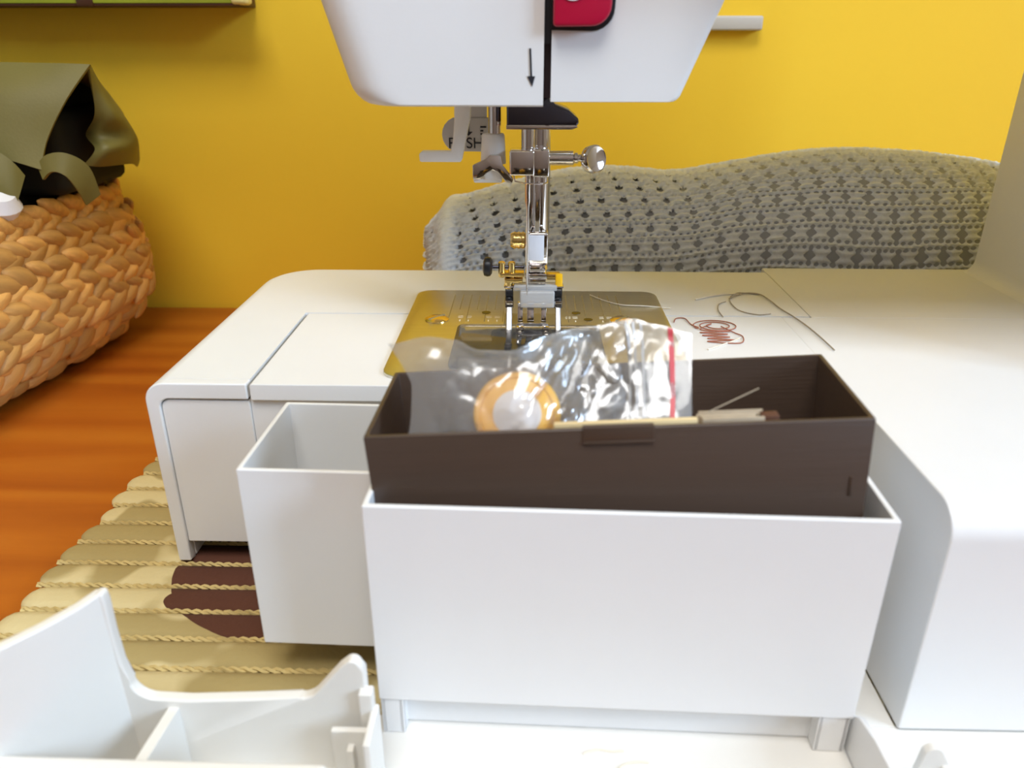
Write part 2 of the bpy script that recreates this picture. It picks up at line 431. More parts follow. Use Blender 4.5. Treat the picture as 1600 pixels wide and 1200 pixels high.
# ------------------------------------------------------------------ sewing machine
sm = thing('sewing_machine', 'white sewing machine with red lever and chrome needle bar, standing on the mat', 'sewing machine', (8, 24, 0.3))
pf = [(13.8, .52)] + [(13.88, .46)] + [(26.36, .46), (26.36, 6.7)] + arc(14.55, 5.95, .75, 90, 180, 8)
part('base', prism(pf, 'x', 9.0, 30, .07), M['white'], sm)
part('bed_rear', box(10.1, 30, 26.40, 33, .35, 6.68, .06), M['white'], sm)
part('free_arm', join(prism(arc(-8.08+.1, 6.6, .1, 180, 90, 3)+[(9.02, 6.7), (9.02, 6.18), (-8.08, 6.18)], 'y', 20.0, 26.36, .04), box(-8.155, 9.0, 20.16, 26.3, 1.2, 6.2, .02)), M['white'], sm)
cp = arc(18.4, 7.25, .6, -90, 0, 5) + [(19.05, 15.8)] + arc(17.05, 16.6, 2, 0, 90, 6) + [(4.6, 18.6), (4.6, 26), (28, 26), (29.5, 25), (29.5, 6.65)]
part('pillar', prism(cp, 'y', 19.5, 32.6, 0), M['white'], sm)
# head: left face plate and right cover with a slot between them
def head_loft(xin, xe, k, z0, rb, cr, cy, sgn):
    """half of the head: flat front at y=22, an outer side leaning out with height, rounded bottom and front corners"""
    bm = bmesh.new(); rings = []
    zl = [z0, z0+rb*.08, z0+rb*.25, z0+rb*.5, z0+rb*.75, z0+rb, z0+rb+.3, 16, 18, 19.5, 26]
    for z in zl:
        x = xe + sgn*k*(min(z, 19.5)-z0-rb)
        if z < z0+rb: x -= sgn*(rb - math.sqrt(max(0, rb**2-(z0+rb-z)**2)))
        yf = 22.0 + (.05 if z == z0 else 0)
        P = [(xin, yf), (x-sgn*cr*1.3, yf)]
        P += [(x-sgn*(cr-cr*math.sin(R(a))), yf+cy-cy*math.cos(R(a))) for a in range(0, 91, 15)]
        P += [(x, 31.5), (xin, 31.5)]
        rings.append([bm.verts.new((p[0], p[1], z)) for p in P])
    n = len(rings[0])
    for A, B in zip(rings, rings[1:]):
        for q in range(n): bm.faces.new((A[q], A[(q+1) % n], B[(q+1) % n], B[q]))
    bm.faces.new(rings[0][::-1]); bm.faces.new(rings[-1])
    bmesh.ops.recalc_face_normals(bm, faces=list(bm.faces))
    return bm
part('face_plate', head_loft(.30, -5.02, .30, 14.10, .55, 1.0, .75, -1), M['white'], sm, smooth=40)
part('head_cover', head_loft(.50, 4.0, .405, 14.22, .18, .2, .2, 1), M['white'], sm, smooth=24)
part('thread_slot', box(.25, .55, 22.35, 31, 14.3, 25.8), M['maroon'], sm)
part('slot_trim', box(.31, .47, 22.1, 22.36, 15.65, 20), M['black'], sm)
lev = prism([(.47, 18.5), (.47, 15.98)] + arc(1.55, 16.52, .56, -90, 0, 6) + [(2.18, 18.5)], 'y', 21.93, 22.1, .03)
part('lever_surround', lev, M['black'], sm)
lv = prism([(.52, 18.5)] + arc(.62, 16.16, .1, 180, 270, 3) + arc(1.5, 16.57, .5, -90, 0, 6) + [(2.02, 18.5)], 'y', 21.6, 21.95, .07, 3)
ll = part('presser_lever', lv, M['red'], sm, label='red lever')
part('lever_mark', tube([(1.0+.28*math.cos(R(a)), 21.585, 16.86+.2*math.sin(R(a))) for a in range(190, 331, 14)], .018, 6), M['label'], ll)
am = join(prism([(-.085, 15.55), (-.035, 15.55), (.0, 14.85), (-.05, 14.85)], 'y', 21.975, 22.01), prism([(-.13, 14.87), (.075, 14.87), (.0, 14.62)], 'y', 21.975, 22.01))
part('arrow_mark', am, M['ink'], sm, label='black printed arrow')
# thread guide under the head
tg = [(-.75, 14.25), (.62, 14.25), (.66, 14.0), (1.1, 13.85), (1.38, 13.62), (1.42, 13.5), (1.34, 13.40), (1.1, 13.36), (-.75, 13.36)]
part('thread_guide', prism(tg, 'y', 24.1, 25.9, .07, 3), M['dark_chrome'], sm)
part('guide_edge', prism([(-.76, 13.44), (1.3, 13.44), (1.38, 13.38), (1.2, 13.31), (-.76, 13.31)], 'y', 24.05, 25.9, .02), M['chrome'], sm)
nb = part('needle_bar', cyl((-.1, 24.7, 11.9), (-.1, 24.7, 14.4), .22), M['chrome'], sm)
part('presser_bar', cyl((.25, 25.25, 9.9), (.25, 25.25, 14.4), .36), M['chrome'], sm)
part('bar_rail', join(box(.12, .3, 24.80, 25.2, 10.0, 12.0, .03), box(-.14, -.02, 24.85, 25.3, 10.0, 12.0, .03)), M['chrome'], sm)
cl = part('needle_clamp', join(box(-.67, .10, 24.2, 25.0, 11.93, 12.68, .06, 3), box(.05, .56, 24.25, 25.3, 11.88, 12.72, .06, 3)), M['chrome'], sm)
part('thread_hook', tube([(-.55, 24.3, 12.0), (-.5, 24.2, 11.78), (-.2, 24.15, 11.72), (.35, 24.15, 11.70), (.5, 24.3, 11.72), (.5, 24.6, 11.8)], .022, 6), M['chrome'], cl)
cs = part('clamp_screw', join(cyl((.5, 24.75, 12.4), (1.32, 24.75, 12.4), .22), cyl((1.32, 24.75, 12.4), (1.46, 24.75, 12.4), .16), cyl((1.4, 24.75, 12.4), (1.72, 24.75, 12.4), .11)), M['chrome'], sm)
kd = Vector((.55, -.78, .12)).normalized(); kc = Vector((1.93, 24.75, 12.37))
part('screw_knob', lathe([(0, -.2), (.3, -.2), (.41, -.13), (.43, 0), (.43, .1), (.38, .16), (.34, .14), (0, .12)], kc, kd, 28), M['chrome'], cs)
part('needle', lathe([(.09, 0), (.09, -.9), (.045, -1.1), (.04, -3.6), (.005, -4.0)], (-.1, 24.55, 12.0), (0, 0, 1), 10), M['chrome'], sm)
fs = part('foot_shank', prism([(24.78, 8.95), (24.72, 9.1), (24.72, 10.0), (24.8, 10.08), (25.6, 10.08), (25.6, 8.85)], 'x', -.17, .57, .05, 3), M['chrome'], sm)
part('shank_reflection', box(-.10, .44, 24.69, 24.73, 9.14, 9.98, .01), M['label'], fs, label='white plate painted as the bright reflection on the shank')  # bright reflection on the shank, put in as a matt white plate
part('shank_notch', tube([(-.03, 24.9, 10.06), (.03, 24.86, 10.22), (.2, 24.84, 10.3), (.36, 24.86, 10.24), (.45, 24.9, 10.06)], .025, 6), M['chrome'], fs)
ts = [(0, 0), (.22, 0), (.26, .05), (.26, .42), (.22, .5), (0, .5)]
b1 = lathe(ts, (-.16, 25.1, 9.72), (-1, 0, 0), 14)
part('thumb_screw', join(b1, *[lathe([(.285, h), (.285, h+.05)], (-.16, 25.1, 9.72), (-1, 0, 0), 14) for h in (.06, .2, .34)]), M['brass'], fs, label='brass thumb screw')
ank = part('foot_ankle', join(box(-.13, .50, 24.75, 25.5, 8.72, 8.95, .04), box(-.18, .55, 24.7, 25.5, 8.5, 8.7, .05), box(-.15, .52, 24.78, 25.5, 8.3, 8.48, .02)), M['chrome'], sm)
part('foot_arm', tube([(.1, 25.0, 8.95), (.35, 24.8, 8.86), (.52, 24.7, 8.92)], [.05, .07, .08], 8), M['chrome'], ank)
part('ruffler_rod', cyl((-1.3, 25.0, 8.84), (-.2, 25.0, 8.84), .06), M['dark_chrome'], sm)
part('guide_knob', lathe([(0, 0), (.22, .0), (.31, .06), (.33, .15), (.30, .26), (.2, .3), (0, .3)], (-1.27, 25.0, 8.84), (-1, 0, .05), 20), M['black'], sm)
part('brass_fitting', join(cyl((-.95, 25.0, 8.5), (-.95, 25.0, 9.02), .12), cyl((-.62, 25.0, 8.35), (-.62, 25.0, 9.02), .12), box(-1.02, -.2, 24.8, 25.3, 8.55, 8.68, .03), box(-.85, -.25, 24.75, 25.3, 8.36, 8.5, .03), cyl((-.72, 24.95, 8.1), (-.72, 24.95, 8.5), .14), box(.55, 1.0, 24.9, 25.3, 8.42, 8.62, .04)), M['brass'], sm)
part('yellow_tab', box(.84, 1.08, 24.8, 24.95, 8.2, 8.66, .05), M['yellow'], sm)
part('foot_clip', join(box(-.34, .82, 24.55, 25.2, 7.55, 8.12, .06, 3), box(-.55, .9, 24.75, 25.2, 8.08, 8.28, .04)), M['clear'], sm)
pf_ = part('presser_foot', join(
    prism([(25.2, 7.7), (24.9, 7.7), (24.25, 6.9), (24.2, 6.83), (24.45, 6.83)], 'x', -.80, -.60, .03),
    prism([(25.2, 7.7), (24.9, 7.7), (24.25, 6.9), (24.2, 6.83), (24.45, 6.83)], 'x', .86, 1.04, .03),
    box(-.42, .62, 24.52, 24.64, 6.92, 7.02, .03)), M['foot_steel'], sm)
for xa, xb in ((-.42, -.24), (-.10, .14), (.38, .56)):
    part('foot_prong', join(prism([(25.2, 7.6), (25.0, 7.6), (24.75, 7.08), (24.75, 6.98), (24.9, 6.98)], 'x', xa, xb, .025)), M['chrome'], pf_)
for xa, xb in ((-.46, -.2), (.42, .66)):
    part('foot_toe', join(box(xa, xb, 24.2, 24.55, 6.82, 6.98, .05), box(xa+.04, xb-.04, 24.12, 24.4, 6.81, 6.88, .03)), M['chrome'], pf_)
for xx in (-.70, .95):
    part('foot_roller', join(cyl((xx-.13, 25.0, 7.98), (xx+.13, 25.0, 7.98), .22), cyl((xx, 24.9, 7.45), (xx, 24.9, 7.85), .14)), M['black'], pf_)
    part('roller_cap', join(box(xx-.18, xx+.18, 24.8, 25.2, 8.17, 8.24, .03), box(xx-.12, xx+.12, 24.74, 24.85, 7.5, 7.74, .02)), M['chrome'], pf_)
# automatic threader, left of the needle bar
ar = [(-2.36, 14.25), (-1.84, 14.25), (-1.90, 13.55), (-2.05, 12.9), (-2.20, 12.26), (-3.5, 12.26), (-3.52, 12.50), (-3.44, 12.57), (-2.52, 12.57), (-2.44, 12.9), (-2.38, 13.5)]
part('threader_arm', prism(ar, 'y', 24.75, 25.25, .05, 2), M['matte_white'], sm)
pp = [(-1.45, 12.3)] + arc(-2.45, 12.85, .57, 250, 110, 8) + [(-1.45, 13.4)]
pt = part('push_plate', join(prism(pp, 'y', 26.95, 27.15, .04), box(-2.2, -1.5, 27.0, 27.15, 13.3, 14.4, .03)), M['grey_plastic'], sm)
def lettering(txt, size, loc, parent):
    cu = bpy.data.curves.new('push_lettering', 'FONT'); cu.body = txt; cu.size = size*S; cu.extrude = 0.00004
    t = bpy.data.objects.new('tmp_text', cu); col.objects.link(t)
    bpy.context.view_layer.update()
    me = bpy.data.meshes.new_from_object(t.evaluated_get(bpy.context.evaluated_depsgraph_get()))
    bpy.data.objects.remove(t); bpy.data.curves.remove(cu)
    me.name = 'push_lettering'; me.materials.clear(); me.materials.append(M['ink'])
    o = bpy.data.objects.new('push_lettering', me); col.objects.link(o); o.parent = parent
    o.location = (Vector(loc)-Vector(ORIGIN[sm.name]))*S; o.rotation_euler = (R(90), 0, 0)
    return o
lettering('PUSH', .50, (-2.82, 26.93, 12.42), pt)
part('push_arrow', join(prism([(-2.26, 12.95), (-1.98, 12.95), (-2.12, 12.82)], 'y', 26.93, 26.96), box(-2.15, -2.09, 26.93, 26.96, 12.95, 13.2)), M['ink'], pt)
part('push_mark', join(box(-1.72, -1.52, 26.93, 26.96, 13.08, 13.13), box(-1.72, -1.62, 26.93, 26.96, 12.96, 13.01), box(-1.72, -1.62, 26.93, 26.96, 12.86, 12.9)), M['ink'], pt)
part('threader_rod', cyl((-1.15, 25.0, 12.9), (-1.15, 25.0, 14.4), .2), M['chrome'], sm)
part('threader_sleeve', lathe([(0, 0), (.40, 0), (.38, .5), (.36, .85), (.33, .9), (0, .9)], (-1.2, 25.0, 12.2), (0, 0, 1), 20), M['matte_white'], sm)
hk = [(-1.83, 11.78), (-1.83, 12.2), (-1.66, 12.28), (-1.45, 12.38), (-1.28, 12.52), (-.95, 12.5), (-.88, 12.2), (-.55, 11.80), (-.60, 11.64), (-.78, 11.68), (-1.05, 12.0), (-1.2, 12.06), (-1.38, 11.96), (-1.55, 11.78)]
part('threader_hook', prism(hk, 'y', 24.5, 24.66, .03), M['chrome'], sm)
part('hook_guard', join(box(-1.82, -.92, 24.66, 25.3, 11.64, 11.78, .06), box(-1.5, -.92, 24.62, 25.2, 11.7, 12.3, .1, 3)), M['matte_white'], sm)
# needle plate
def rrect(xa, xb, ya, yb, r, xs=0.0):
    return arc(xb-r, yb-r, r, 0, 90, 4) + arc(xa+r, yb-r, r, 90, 180, 4) + arc(xa+r, ya+r, r, 180, 270, 4) + arc(xb-r, ya+r, r, 270, 360, 4)
npl = part('needle_plate', prism(rrect(-4.35, 4.85, 20.45, 29.0, .55), 'z', 6.70, 6.80, .025), M['plate'], sm)
for i in range(7):
    for sx, xb in ((-1, -.95), (1, 1.35)):
        x = xb + sx*(i*.32)
        y0 = 25.3 if i % 2 == 0 else 26.6
        part('guide_line', box(x-.016, x+.016, y0, 28.4, 6.795, 6.806), M['groove'], npl)
for xx in (-3.26, 3.22):
    sw = part('plate_screw', lathe([(0, 0), (.42, 0), (.42, .04), (.30, .10), (0, .12)], (xx, 25.5, 6.79), (0, 0, 1), 24), M['brass'], npl)
    part('screw_slot', prism([(xx-.04-.22, 25.5-.25), (xx+.04-.22, 25.5-.25), (xx+.04+.22, 25.5+.25), (xx-.04+.22, 25.5+.25)], 'z', 6.85, 6.915), M['groove'], sw)
for xx, yy in ((-1.57, 26.3), (1.66, 26.3), (2.05, 25.6)):
    part('plate_hole', lathe([(0, 0), (.16, 0), (.16, .012), (.1, .014), (0, .014)], (xx, yy, 6.797), (0, 0, 1), 16), M['dark_chrome'], npl)
for k, xx in enumerate((-2.45, -2.15, -1.45, -1.15, 1.35, 1.6, 2.55, 2.8)):
    part('scale_mark', join(box(xx-.09, xx+.09, 25.72, 25.75, 6.796, 6.806), box(xx-.09, xx+.09, 25.86, 25.89, 6.796, 6.806), box(xx-.02, xx+.02, 25.35, 25.5, 6.796, 6.806)), M['thread_white'], npl)
part('feed_slot', box(-.9, 1.1, 24.85, 26.2, 6.796, 6.808), M['groove'], npl)
part('bobbin_well', prism(rrect(-1.3, 1.35, 22.4, 24.72, .35), 'z', 6.79, 6.815), M['black'], npl)
bcx = part('bobbin_cover', prism(rrect(-2.45, 2.35, 21.0, 24.8, .3), 'z', 6.82, 6.90, .025), M['bobbin_clear'], npl)
part('bobbin', lathe([(0, 0), (.9, 0), (.9, .03), (.35, .03), (.3, .02), (0, .02)], (-.35, 23.6, 6.812), (0, 0, 1), 24), M['dark_chrome'], npl)

# ------------------------------------------------------------------ extension table (slides onto the free arm)
ex = thing('extension_table', 'white slide-on extension table with rounded end left of the needle plate', 'extension table', (-9, 26, 0.3))
L_ = [(-11.2, 20.38), (-8.16, 20.38), (-8.16, 26.42), (10.04, 26.42), (10.04, 32.7)] + arc(-9.0, 30.5, 2.2, 90, 180, 10)
def top_outer(e):
    return all(abs(v.co.z-6.7) < 1e-4 for v in e.verts) and (all(v.co.x < -8.9 and (v.co.x < -11.19 or v.co.y > 30) for v in e.verts) or all(v.co.y > 32.6 for v in e.verts))
bmx = prism(L_, 'z', 6.06, 6.7, .6, 6, pick=top_outer)
part('table_surface', bmx, M['white'], ex, smooth=50)
outl = [(-11.2, 20.38)] + arc(-9.0, 30.5, 2.2, 180, 90, 10) + [(10.04, 32.7)]
inl = [(-10.78, 20.38)] + arc(-9.0, 30.5, 1.78, 180, 90, 10) + [(10.04, 32.28)]
part('end_wall', prism(outl + inl[::-1], 'z', 0.45, 6.08, .02), M['white'], ex, smooth=50)
part('front_panel', prism([(-10.8, 1.15), (-8.16, 1.15), (-8.16, 6.14), (-10.55, 6.14)] + arc(-10.55, 5.9, .24, 90, 180, 4), 'y', 20.08, 20.3, .05), M['white'], ex)
rim = [(-11.2, .45)] + arc(-10.6, 6.1, .6, 180, 90, 8) + [(-8.16, 6.7), (-8.16, 6.2)] + arc(-10.5, 5.9, .3, 90, 180, 5) + [(-10.8, .45)]
part('front_rim', prism(rim, 'y', 20.0, 20.40, .05), M['white'], ex, smooth=50)
part('foot', lathe([(0, 0), (.5, 0), (.55, .1), (.5, .3), (0, .3)], (-10.3, 31, .42), (0, 0, 1), 16), M['grey_plastic'], ex)
part('foot', lathe([(0, 0), (.16, 0), (.18, .03), (.16, .1), (0, .1)], (-10.98, 20.3, .4), (0, 0, 1), 16), M['grey_plastic'], ex)

# ------------------------------------------------------------------ accessory organizer: two open white boxes
YAW = -1.65
og = thing('accessory_organizer', 'white two-compartment accessory organizer pulled out in front of the free arm', 'organizer', (-3.45, 13.38, .45), (0, 0, R(YAW)), local=True)
front = open_box(0, 10.93, 0, 4.15, 1.15, 6.5, .13, .15, .035)
part('front_compartment', front, M['white'], og)
part('inner_skirt', box(.5, 10.3, .42, .6, .08, 1.2, .02), M['grey_plastic'] if False else M['white'], og)
for xa, xb in ((0.02, .56), (10.18, 10.88)):
    part('foot', join(box(xa, xb, .05, .2, .06, 1.2, .03), box(xa, xa+.12, .05, .7, .06, 1.2, .02), box(xb-.12, xb, .05, .7, .06, 1.2, .02)), M['white'], og)
part('side_compartment', open_box(-3.3, -.12, 1.62, 5.25, 1.22, 6.32, .12, .15, .035), M['white'], og)
part('web', box(-.14, .02, 2.6, 3.6, 1.4, 5.8, .02), M['white'], og)

# ------------------------------------------------------------------ dark brown box in the front compartment
TILT = R(-3.95)
bb = thing('brown_box', 'dark brown open plastic box sitting tilted in the white front compartment', 'box', (2.21, 15.55, 1.98), (0, TILT, R(YAW)), local=True)
BW, BD, BH = 10.3, 3.45, 6.62
part('box_body', open_box(-BW/2, BW/2, -BD/2, BD/2, 0, BH, .11, .12, .03), M['brown_box'], bb)
lt = part('latch', join(box(-.62, .82, -BD/2-.03, -BD/2+.12, BH-.3, BH+.04, .02), box(-.62, .82, -BD/2-.06, -BD/2+.02, BH-.33, BH-.27, .02)), M['brown_box'], bb)
part('side_mark', box(4.78, 4.84, -BD/2-.02, -BD/2+.02, BH-1.75, BH-1.3, .008), M['brown_box'], bb)

def inbox(p):                               # a point given in the brown box's own cm, as world cm
    mm = Matrix.Translation(Vector((2.21, 15.55, 1.98))) @ Matrix.Rotation(R(YAW), 4, 'Z') @ Matrix.Rotation(TILT, 4, 'Y')
    return mm @ Vector(p)
def boxed(name, bm, m, label, cat, base, smooth=38):
    o = bpy.data.objects.new(name, mesh_from(name, bm, m, base, smooth)); col.objects.link(o)
    o.location = inbox(base)*S; o.rotation_euler = (0, TILT, R(YAW))
    return tag(o, label, cat)
boxed('needle_packet', box(-1.2, 1.72, -1.50, -1.38, .14, BH+.02, .02), M['card'], 'cream card packet standing against the front side of the brown box', 'packet', (0, -1.44, .14))
st = [box(1.78 + random.uniform(-.05, .05), 3.0 + random.uniform(-.12, .12), -1.5+k*.085, -1.44+k*.085, .14, BH+.02-random.uniform(0, .06), .005) for k in range(5)]
lf = boxed('leaflet', st[0], M['paper'], 'folded grey paper leaflet with frayed top edge beside the cream packet', 'leaflet', (2.4, -1.47, .14))
for b_ in st[1:]:
    o = bpy.data.objects.new('page', mesh_from('page', b_, M['paper'], (2.4, -1.47, .14), 38)); col.objects.link(o); o.parent = lf
boxed('brown_card', box(3.02, 3.36, -1.46, -1.2, .14, BH+.0, .02), M['browncard'], 'small dark brown card at the right end of the grey leaflet', 'card', (3.2, -1.33, .14))
hp = [inbox((1.9 + 1.2*t, -1.2 + .5*t, BH - .02 + .30*t)) for t in (0, .3, .6, 1)]
single('thin_stem', tube(hp, .012, 6), M['paper'], 'thin straw-like stem lying across the grey leaflet in the brown box', 'stem', tuple(hp[0]))

# ------------------------------------------------------------------ plastic bag with a yellow disc inside
bg = thing('plastic_bag', 'clear crinkled zip bag with red seal stripe sticking out of the brown box', 'bag', (0.2, 14.3, 6.9))
TOP = [(-3.05, 9.85), (-2.2, 9.99), (-1.62, 9.94), (-1.1, 9.75), (-.45, 9.74), (.35, 9.92), (1.3, 9.97), (2.3, 10.14), (2.8, 10.03), (3.58, 9.88)]
def topz(x):
    for (a, za), (b, zb) in zip(TOP, TOP[1:]):
        if a <= x <= b:
            t = (x-a)/(b-a); t = t*t*(3-2*t); return za+(zb-za)*t
    return TOP[0][1] if x < TOP[0][0] else TOP[-1][1]
def ridged(p):
    v = 0; a = 1; f = 1
    for k in range(4):
        v += a*(1-abs(mnoise.noise(Vector(p)*f + Vector((k*7.1, 3.3*k, 0)))*2)); a *= .52; f *= 2.05
    return v
def bag_pt(u, v, side, seedv):
    zt0 = 6.75
    xl = -2.55 - .5*max(0, (v-.72)/.28)**1.3 - .12*math.sin(v*7)*(1-v)
    xr = 3.38 + .2*v
    x = xl + (xr-xl)*u
    zt = topz(x)-.08
    z = zt0 + (zt-zt0)*v
    k = max(0, min(1, (x+.4)/1.5)); k = k*k*(3-2*k)
    y = 14.45 + (.52+.40*k)*(z-8.0) if z > 8 else 14.45 - .02*(8-z)
    puff = (math.sin(PI*min(1, u*1.0))**.6)*(0.08 + .24*math.exp(-((x+.25)/1.3)**2-((z-8.4)/.9)**2)) * (1-v**3)
    nn = ridged((x*.52 - z*.22 + seedv, z*.42 + x*.1, seedv*1.7)) - .9
    amp = (.09 + .30*max(0, min(1, (x+.6)/1.2)))*min(1, 8*u, 8*(1-u))*(.35 if v > .96 else 1)
    damp = 1.0 if side < 0 else .6
    calm = 1-.65*math.exp(-((x-2.75)/.45)**2)
    y += side*puff + nn*amp*damp*calm
    if z < 8.9: y = max(y, 14.08 + .02*nn)
    return Vector((x + .03*nn, y, z))
part('front_sheet', grid(110, 64, lambda u, v: bag_pt(u, v, -1, 2.3)), M['film'], bg, smooth=70)
part('back_sheet', grid(80, 48, lambda u, v: bag_pt(u, v, 1, 9.1)), M['film'], bg, smooth=70)
def strip_on_bag(xc, w, v0, v1, lift, th):
    def f(u, v):
        uu = (xc + (u-.5)*w + 2.6)/(3.45+2.6)
        return bag_pt(uu, v0+(v1-v0)*v, -1, 2.3) + Vector((0, -lift - .02, 0))
    return thicken(grid(2, 40, f), th)
for xc in (2.12, 2.26, 2.42):
    part('zip_ridge', strip_on_bag(xc, .055, 0, .985, .02, .05), M['clear'], bg)
part('seal_stripe', strip_on_bag(3.02, .11, .18, 1.0, .05, .02), M['redstripe'], bg, label='red seal stripe')

dd = Vector((0, -.80, .60)).normalized(); dc = Vector((-.25, 14.78, 8.40))
ds = single('yellow_disc', lathe([(0, -.16), (.88, -.16), (.93, -.11), (.93, .11), (.88, .16), (.80, .16), (.76, .12), (.52, .12), (.48, .05), (0, .05)], dc, dd, 48), M['yellow'], 'round yellow plastic disc with white centre inside the clear bag', 'disc', tuple(dc))
ORIGIN[ds.name] = tuple(dc)
part('centre_label', lathe([(0, 0), (.52, 0), (.52, .012), (0, .012)], dc+dd*.118, dd, 32), M['label'], ds, label='white shiny centre')

# ------------------------------------------------------------------ opened cover in the foreground
cv = thing('accessory_cover', 'cream-white plastic storage cover lying open in front of the organizer', 'cover', (-1, 11, 0.45))
part('floor_plate', join(box(-8.7, 7.5, 9.4, 13.95, .44, .5, .02), box(7.5, 17, 9.4, 13.98, .38, .44, .02), box(-3.3, 8.97, 13.9, 17.5, .42, .5, .02)), M['cream'], cv)  # cream rather than white here stands in for shade over the floor
prof = [(-8.95, .48)] + [(-8.95, 5.1)] + arc(-8.80, 5.2, .16, 170, 60, 4) + [(-8.70, 5.1), (-8.72, 4.3), (-8.70, 3.5), (-8.62, 3.0)] + arc(-8.12, 3.0, .5, 180, 270, 6) + [(-7.4, 2.47), (-6, 2.55), (-4.95, 2.60)] + arc(-4.95, 3.1, .5, 270, 318, 4) + [(-4.0, 3.5)] + arc(-3.72, 3.52, .17, 120, 30, 4) + [(-3.46, 3.4), (-3.46, .48)]
part('rear_wall', prism(prof, 'y', 12.4, 12.68, .06, 3), M['cream'], cv, smooth=50)
# curved left end wall, constant height
path = [(-8.83, 12.6), (-9.05, 12.1), (-9.45, 11.5), (-9.95, 10.9), (-10.6, 10.3), (-11.5, 9.7), (-12.6, 9.2)]
def wall_path(path, t, z0, z1):
    pl = []; pr = []
    for i, p in enumerate(path):
        a = Vector(path[max(0, i-1)]); b = Vector(path[min(len(path)-1, i+1)]); d = (b-a).normalized(); n = Vector((-d.y, d.x))
        pl.append(tuple(Vector(p)+n*t/2)); pr.append(tuple(Vector(p)-n*t/2))
    return prism(pl+pr[::-1], 'z', z0, z1, .05, 2)
part('end_wall', wall_path(path, .24, .48, 5.34), M['cream'], cv, smooth=50)
part('near_wall', prism([(-12.3, .48), (-12.3, 3.02), (-3.9, 2.94), (-3.6, 2.6), (-3.6, .48)], 'y', 10.2, 10.5, .06, 2), M['cream'], cv)
part('brace_rib', prism([(12.42, .48), (12.42, 2.28), (10.5, 2.5), (10.5, .48)], 'x', -7.9, -7.65, .03), M['cream'], cv)
part('latch_pocket', join(box(-4.2, -3.3, 11.95, 12.1, .48, 2.16, .04), box(-3.36, -3.2, 11.3, 12.42, .48, 2.5, .04), box(-3.6, -3.3, 12.2, 12.5, .48, 2.95, .04), box(-3.85, -3.7, 11.75, 11.97, .48, 1.8, .03)), M['cream'], cv)
part('right_wall', prism([(13.55, .48), (13.55, 1.25), (13.0, 1.75), (12.2, 1.95), (9.4, 2.1), (9.4, .48)], 'x', 7.52, 7.66, .03), M['white'], cv)
part('right_post', join(prism([(8.2, .48)] + arc(8.58, 2.0, .22, 165, 35, 5) + [(9.1, 1.5), (9.1, .48)], 'y', 11.75, 11.95, .04), wall_path([(8.85, 11.85), (9.1, 11.2), (9.5, 10.4)], .2, .48, 1.75), box(7.4, 8.6, 11.4, 11.9, .44, .6, .02)), M['cream'], cv)

# ------------------------------------------------------------------ knitted cushion behind the machine
kc_ = thing('knitted_cushion', 'grey eyelet-knit cushion lying behind the machine against the yellow wall', 'cushion', (9, 39, 0))
HT = [(-5.6, 6.2), (-5.3, 7.2), (-4.6, 8.3), (-3.6, 8.55), (-2.2, 9.0), (0, 9.6), (2.1, 10.05), (4.2, 10.15), (6, 9.95), (7.2, 9.85), (9.2, 10.25), (12.7, 10.85), (15, 11.05), (18.7, 10.9), (22, 10.5), (26, 9.6)]
def ht(x):
    if x <= HT[0][0]: return HT[0][1]
    for (a, za), (b, zb) in zip(HT, HT[1:]):
        if x <= b:
            t = (x-a)/(b-a); return za+(zb-za)*t
    return HT[-1][1]
def hts(x): return sum(ht(x+d) for d in (-.9, -.45, 0, .45, .9))/5
XL, XR = -5.35, 25.5
EP, RP = 0.98, 0.86                         # eyelet pitch along a row, row pitch
ARC = 16.0
def knit_base(x, t):
    h = hts(x)
    e = min(1.0, max(0.0, (x-XL)/1.1)); e2 = math.sqrt(max(0.0, 1-(1-e)**2))
    hd = (0.6+3.8*e2)
    a = -.25*PI*.35 + t*PI*1.0
    y = 38.6 - hd*math.copysign(abs(math.cos(a))**.75, math.cos(a))
    zc = h*.42
    z = zc + (h-zc)*math.copysign(abs(math.sin(a))**.85, math.sin(a)) if a > 0 else zc + zc*.9*math.sin(a)*1.6
    return Vector((x, y, z))
def knit_h(x, s):
    """depth of the knit relief: eyelet rows and rows of small stitches between them"""
    s += .22*math.sin(x*.5) + .12*mnoise.noise(Vector((x*.4, s*.4, 0)))
    x += .22*mnoise.noise(Vector((x*.5, s*.6, 4)))
    r = s/RP; k = math.floor(r); fr = (r-k-.5)*RP
    px = x/EP + .17*k; fx = (px-math.floor(px)-.5)*EP
    q = (fx/.21)**2 + (fr/.20)**2
    d = -.34*math.exp(-q*1.1)
    fr2 = (r-math.floor(r+.5))*RP
    px2 = x/(EP/3.0) + .5*k; fx2 = (px2-math.floor(px2)-.5)*EP/3
    d -= .22*math.exp(-((fx2/.09)**2 + ((abs(fr2)-.12)/.075)**2))
    d += .05*math.cos(2*PI*s/(RP/3)) + .025*mnoise.noise(Vector((x*5, s*5, 1)))
    return d, q
NU, NV = 520, 240
def knit_pt(u, t):
    x = XL + (XR-XL)*u
    p = knit_base(x, t)
    e = 1e-3
    n = (knit_base(x+.3, t)-knit_base(x-.3, t)).cross(knit_base(x, min(1, t+.01))-knit_base(x, max(0, t-.01)))
    n = n.normalized() if n.length > 1e-9 else Vector((0, -1, 0))
    d, q = knit_h(x, t*ARC)
    band = math.exp(-((x+4.0)/.38)**2)
    d = d*(1-.9*band) + .22*band
    return p + n*d
def knit_keep(u, t):
    x = XL + (XR-XL)*u
    d, q = knit_h(x, t*ARC)
    return q > .62 or abs(x+4.0) < .6
part('knitted_cover', grid(NU, NV, knit_pt, knit_keep), M['knit'], kc_, smooth=0 or 70)
